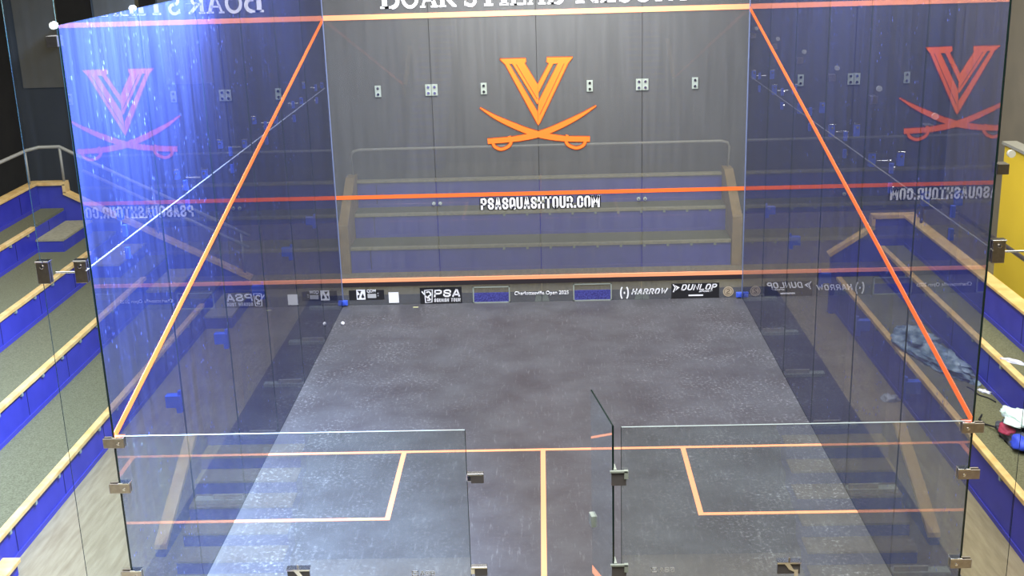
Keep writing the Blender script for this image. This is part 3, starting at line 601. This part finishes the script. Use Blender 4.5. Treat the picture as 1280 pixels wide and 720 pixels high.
# ------------------------------------------------------------------ stands
def make_stand(name, lab, fm, rows, v0, v1, nose_v1=None, tread_m='carpet', riser_m='blue', joints=1.25, brackets=True, bsp=1.0, par=None, parts_joint='groove', nose_m='wood'):
    """fm(u,v,z)->world; rows: (u_riser, z_bottom, z_top, u_next)"""
    s = empty(name, (0, 0, 0), label=lab, cat='seating stand')
    def bx_(nm__, a, b, m, parent=s, bevel=0.0):
        mb = MB(); mb.box(fm(*a), fm(*b)); return mb.build(nm__, m, parent, bevel=bevel)
    nv = v1 if nose_v1 is None else nose_v1
    for i, (u, z0, z1, un) in enumerate(rows):
        last = i == len(rows) - 1
        rs_ = bx_('riser' if not (last and par) else 'parapet', (u, v0, z0), (u + (.1 if last and par else .03), v1, z1 - (0 if last and par else .04)), riser_m)
        v = v0 + .35
        if parts_joint:
            while v < v1 - .2:
                mb = MB(); mb.box(fm(u - .002, v - .008, z0 + .06), fm(u + .002, v + .008, z1 - .045)); mb.build('panel_joint', parts_joint, rs_); v += joints
            bx_('skirting', (u - .012, v0, z0), (u, v1, z0 + .055), 'kick', rs_)
        last = i == len(rows) - 1
        if not last or not par:
            bx_('tread', (u + .02, v0, z1 - .04), (un, v1, z1), tread_m)
            bx_('nosing', (u - .03, v0, z1 - .05), (u + .05, nv, z1 + .004), nose_m, bevel=.008)
        if brackets and not (last and par):
            v = v0 + .25
            while v < nv - .1:
                if v > -1.0 or fm(0, 0, 0) != fm(0, 0, 0):
                    mb = MB(); mb.box(fm(u - .03, v - .02, z1 - .085), fm(u, v + .02, z1 - .045)); mb.build('bracket', 'pale', s)
                v += bsp
        if last and par:
            bx_('cap', (u - .04, v0, z1), (u + .14, v1, z1 + .04), nose_m, bevel=.008)
    return s, bx_
Lf = lambda u, v, z: (-u, v, z)
Rf = lambda u, v, z: (u, v, z)
Ff = lambda u, v, z: (v, u, z)
Bf = lambda u, v, z: (v, -u, z)

# left
sl, bxl = make_stand('seating_stand', 'blue tiered seating stand with pine edges along the left side of the court', Lf,
    [(5.2, FZ, .31, 6.05), (6.05, .31, .76, 6.84), (6.84, .76, 1.18, 7.64), (7.64, 1.18, 1.58, 8.04), (8.04, 1.58, 1.97, 8.2)], -3.0, 10.55, 9.3, par=True, bsp=.62)
for u, z0, z1 in ((5.2, FZ, .31), (6.05, .31, .76), (6.84, .76, 1.18), (7.64, 1.18, 1.58)):
    zm = (z0 + z1) / 2; mb = MB(); mb.box(Lf(u - .42, 9.3, z0), Lf(u - .003, 10.5, zm - .03), 'blue'); mb.box(Lf(u - .43, 9.29, zm - .03), Lf(u - .003, 10.51, zm), 'tread'); mb.build('aisle_step', None, sl)
mb = MB(); pr = [(4.78, FZ), (4.78, .33), (7.62, 1.82), (7.62, 1.96), (8.14, 1.96), (8.14, FZ)]
mb.prism([(-u, 10.56, z) for u, z in pr], (0, .1, 0)); mb.build('end_wall', 'blue', sl)
mb = MB(); 
for a, b in (((4.74, .33), (7.62, 1.83)), ((7.60, 1.83), (7.60, 1.97)), ((7.58, 1.98), (8.18, 1.98))):
    A_ = Vector((-a[0], a[1])); B_ = Vector((-b[0], b[1])); t_ = (B_ - A_).normalized(); n_ = Vector((-t_.y, t_.x)) * .025
    mb.prism([(q.x, 10.52, q.y) for q in (A_ - n_, B_ - n_, B_ + n_, A_ + n_)], (0, .18, 0))
mb.build('sloping_cap', 'wood', sl)
bxl('end_step', (5.06, 1.2, FZ), (7.0, 2.0, .02), 'blue'); bxl('step_cap', (5.03, 1.17, .02), (7.0, 2.03, .07), 'wood', bevel=.008)
# right
sr, bxr = make_stand('seating_stand', 'blue tiered seating stand with pine edges along the right side of the court', Rf,
    [(4.5, FZ, .49, 5.12), (5.12, .49, .96, 5.46), (5.46, .96, 1.39, 5.6)], -3.0, 9.4, par=True, bsp=.9)
mb = MB(); mb.prism([(x, 9.41, z) for x, z in [(4.39, FZ), (4.39, .84), (4.99, 1.24), (4.99, 1.39), (5.6, 1.39), (5.6, FZ)]], (0, .1, 0)); mb.build('end_wall', 'blue', sr)
mb = MB()
for a, b in (((4.35, .83), (5.0, 1.25)), ((4.98, 1.25), (4.98, 1.40)), ((4.96, 1.41), (5.62, 1.41))):
    A_ = Vector(a); B_ = Vector(b); t_ = (B_ - A_).normalized(); n_ = Vector((-t_.y, t_.x)) * .028
    mb.prism([(q.x, 9.38, q.y) for q in (A_ - n_, B_ - n_, B_ + n_, A_ + n_)], (0, .16, 0))
mb.build('sloping_cap', 'wood', sr)
# front
sf, bxf = make_stand('seating_stand', 'blue tiered seating stand facing the court behind the front glass wall', Ff,
    [(12.24, FZ, .36, 12.93), (12.93, .36, .80, 13.46), (13.46, .80, 1.26, 13.6)], -3.36, 3.32, bsp=.41, par=True, joints=9, nose_m='tread')
for x0, x1 in ((-3.54, -3.37), (3.33, 3.50)):
    mb = MB(); mb.prism([(x0, y, z) for y, z in [(12.18, FZ), (12.18, .78), (13.3, 1.40), (13.62, 1.40), (13.62, FZ)]], (x1 - x0, 0, 0)); mb.build('cheek', 'dwood', sf, bevel=.01)
# rear (only seen mirrored in the back glass)
sb = empty('seating_stand', (0, 0, 0), label='dark staging rising behind the back glass wall, below the camera', cat='seating stand')
for i in range(9):
    u = 2.2 + .8 * i; z0 = FZ + .42 * i
    mb = MB(); mb.box((-2.40, -u, FZ), (2.40, -u - .8, z0 + .42)); mb.build('deck', 'blackstage', sb)
for sx, sn in ((-1, 'left'), (1, 'right')):
    st = empty('stair_flight', (0, 0, 0), label='carpeted blue stair flight behind the back glass wall on the %s' % sn, cat='stairs', group='stairs behind the back wall')
    for i in range(22):
        u = 1.45 + .27 * i; z1 = FZ + .14 * (i + 1)
        mb = MB(); mb.box((sx * 2.42, -u, FZ if i < 1 else z1 - .28), (sx * 3.42, -u - .27, z1 - .02), 'blue'); mb.box((sx * 2.42, -u + .01, z1 - .02), (sx * 3.42, -u - .275, z1), 'ply'); mb.build('step', None, st)
    mb = MB(); mb.prism([(sx * 3.72, -y, z) for y, z in [(2.3, FZ), (2.3, .02), (7.4, 2.35), (7.4, FZ)]], (sx * .1, 0, 0)); ck = mb.build('cheek_wall', 'blue', st)
    mb = MB(); mb.prism([(sx * 3.69, -y, z) for y, z in [(2.27, .0), (2.27, .05), (7.4, 2.4), (7.4, 2.35)]], (sx * .12, 0, 0)); mb.build('cap', 'wood', ck)

# handrails
def rail(lab, segs, m, r=.025, posts=()):
    o = empty('handrail', (0, 0, 0), label=lab, cat='handrail')
    for s in segs: mb = MB(); mb.tube(s, r, 10); mb.build('rail', m, o, smooth=True)
    for a, b in posts: mb = MB(); mb.tube([a, b], r * .8, 8); mb.build('post', m, o, smooth=True)
    return o
rail('grey metal handrail above the parapet and down the end of the left stand',
     [[(-8.09, -3, 2.54), (-8.09, 10.45, 2.54), (-7.95, 10.62, 2.56), (-7.62, 10.62, 2.56), (-7.34, 10.62, 2.41), (-4.71, 10.62, 1.03)], [(-7.3, 10.62, 2.17), (-4.73, 10.62, .83)]], 'rail', .028,
     [((-8.09, y, 2.0), (-8.09, y, 2.54)) for y in (0.5, 3, 5.5, 8, 10.4)] + [((-7.62, 10.62, 2.0), (-7.62, 10.62, 2.56)), ((-6.2, 10.62, 1.1), (-6.2, 10.62, 1.81)), ((-4.85, 10.62, .4), (-4.85, 10.62, 1.10))])
rail('dark handrail above the parapet of the right stand, in front of the yellow partition', [[(5.53, -3, 1.93), (5.53, 9.45, 1.93)]], 'drail', .028, [((5.53, y, 1.42), (5.53, y, 1.93)) for y in (-1.0, 1.6, 8.9)])
rail('thin grey rail frame above the stand behind the front wall',
     [[(-3.42, 13.52, 1.30), (-3.45, 13.52, 1.76), (-3.40, 13.52, 1.84), (-3.28, 13.52, 1.87), (3.30, 13.52, 1.87), (3.42, 13.52, 1.84), (3.45, 13.52, 1.76), (3.42, 13.52, 1.30)]], 'rail', .024)

# ------------------------------------------------------------------ loose things on the right stand
def lump(name, loc, size, m, lab, cat, seed=0, amp=.35, rot=0, sub=4, parent=None, fl=.05):
    bm = bmesh.new(); bmesh.ops.create_icosphere(bm, subdivisions=sub, radius=1)
    for v in bm.verts:
        k = 1 + amp * noise.noise(v.co * 1.7 + Vector((seed, 0, 0))) + amp * .5 * noise.noise(v.co * 4.5 + Vector((0, seed, 0))) + amp * .25 * noise.noise(v.co * 9 + Vector((0, 0, seed)))
        v.co *= k; z = v.co.z; v.co.z = max(z, -fl * 2) + fl * 2
        v.co = Vector((v.co.x * size[0], v.co.y * size[1], v.co.z * size[2]))
    me = bpy.data.meshes.new(name); bm.to_mesh(me); bm.free(); me.materials.append(MT[m])
    for p in me.polygons: p.use_smooth = True
    o = bpy.data.objects.new(name, me); COL.objects.link(o); o.location = loc; o.rotation_euler = (0, 0, rot)
    if parent: o.parent = parent
    if lab: tag(o, lab, cat)
    return o
pl = lump('plastic_bag', (4.83, 5.78, .492), (.24, .64, .10), 'bag', 'large crumpled grey-blue plastic bag lying on the lowest tier of the right stand', 'bag', 3.1, .6, R(14), 5)
lump('flap', (.05, .55, .06), (.20, .35, .10), 'bag', None, None, 7.7, .7, 0, 4, pl)
bagp = empty('sports_bag', (4.93, 3.42, .49), label='dark sports bag with red and blue trim under a mint towel, right stand', cat='bag')
lump('body', (0, 0, 0), (.16, .34, .13), 'dbag', None, None, 1.3, .35, 0, 4, bagp)
lump('red_pocket', (-.09, .02, .08), (.09, .14, .06), 'red', None, None, 2.3, .35, 0, 3, bagp)
lump('blue_pocket', (-.08, -.28, .05), (.09, .13, .09), 'bblue', None, None, 4.3, .35, 0, 3, bagp)
mb = MB(); mb.tube([(-.10, .12, .10), (-.16, .20, .05), (-.2, .36, .015), (-.22, .5, .012), (-.15, .62, .012)], .010, 8); mb.build('strap', 'cable', bagp)
lump('towel', (4.99, 3.50, .68), (.17, .30, .045), 'towel', 'mint and white towel draped over the sports bag on the right stand', 'towel', 5.2, .4, R(8), 4)
pb = lump('paper_scrap', (5.22, 4.43, .962), (.05, .13, .028), 'paper', 'white crumpled paper on the second tier of the right stand', 'paper', 9.0, .6, R(35), 3)
lump('paper_scrap', (5.04, 4.72, .492), (.04, .08, .018), 'paper', 'small white paper scrap on the lowest tier near the right stand riser', 'paper', 6.0, .6, R(40), 3)
lump('crumpled_wrapper', (5.03, 4.97, .492), (.05, .07, .04), 'bag', 'small pale wrapper beside the plastic bag on the right stand', 'wrapper', 8.0, .7, R(20), 3)
lump('crumpled_paper', (4.36, 5.95, FZ), (.10, .09, .06), 'greyv', 'grey crumpled paper on the floor against the right stand', 'paper', 2.0, .7, 0, 3)
mb = MB(); mb.tube(smooth_pts([(4.90, 4.86, .50), (4.94, 4.76, .499), (4.95, 4.62, .499), (5.02, 4.52, .499), (5.06, 4.4, .499)], 5), .009, 8)
tag(mb.build('cable', 'cable', smooth=True), 'short black cable on the lowest tier of the right stand', 'cable')
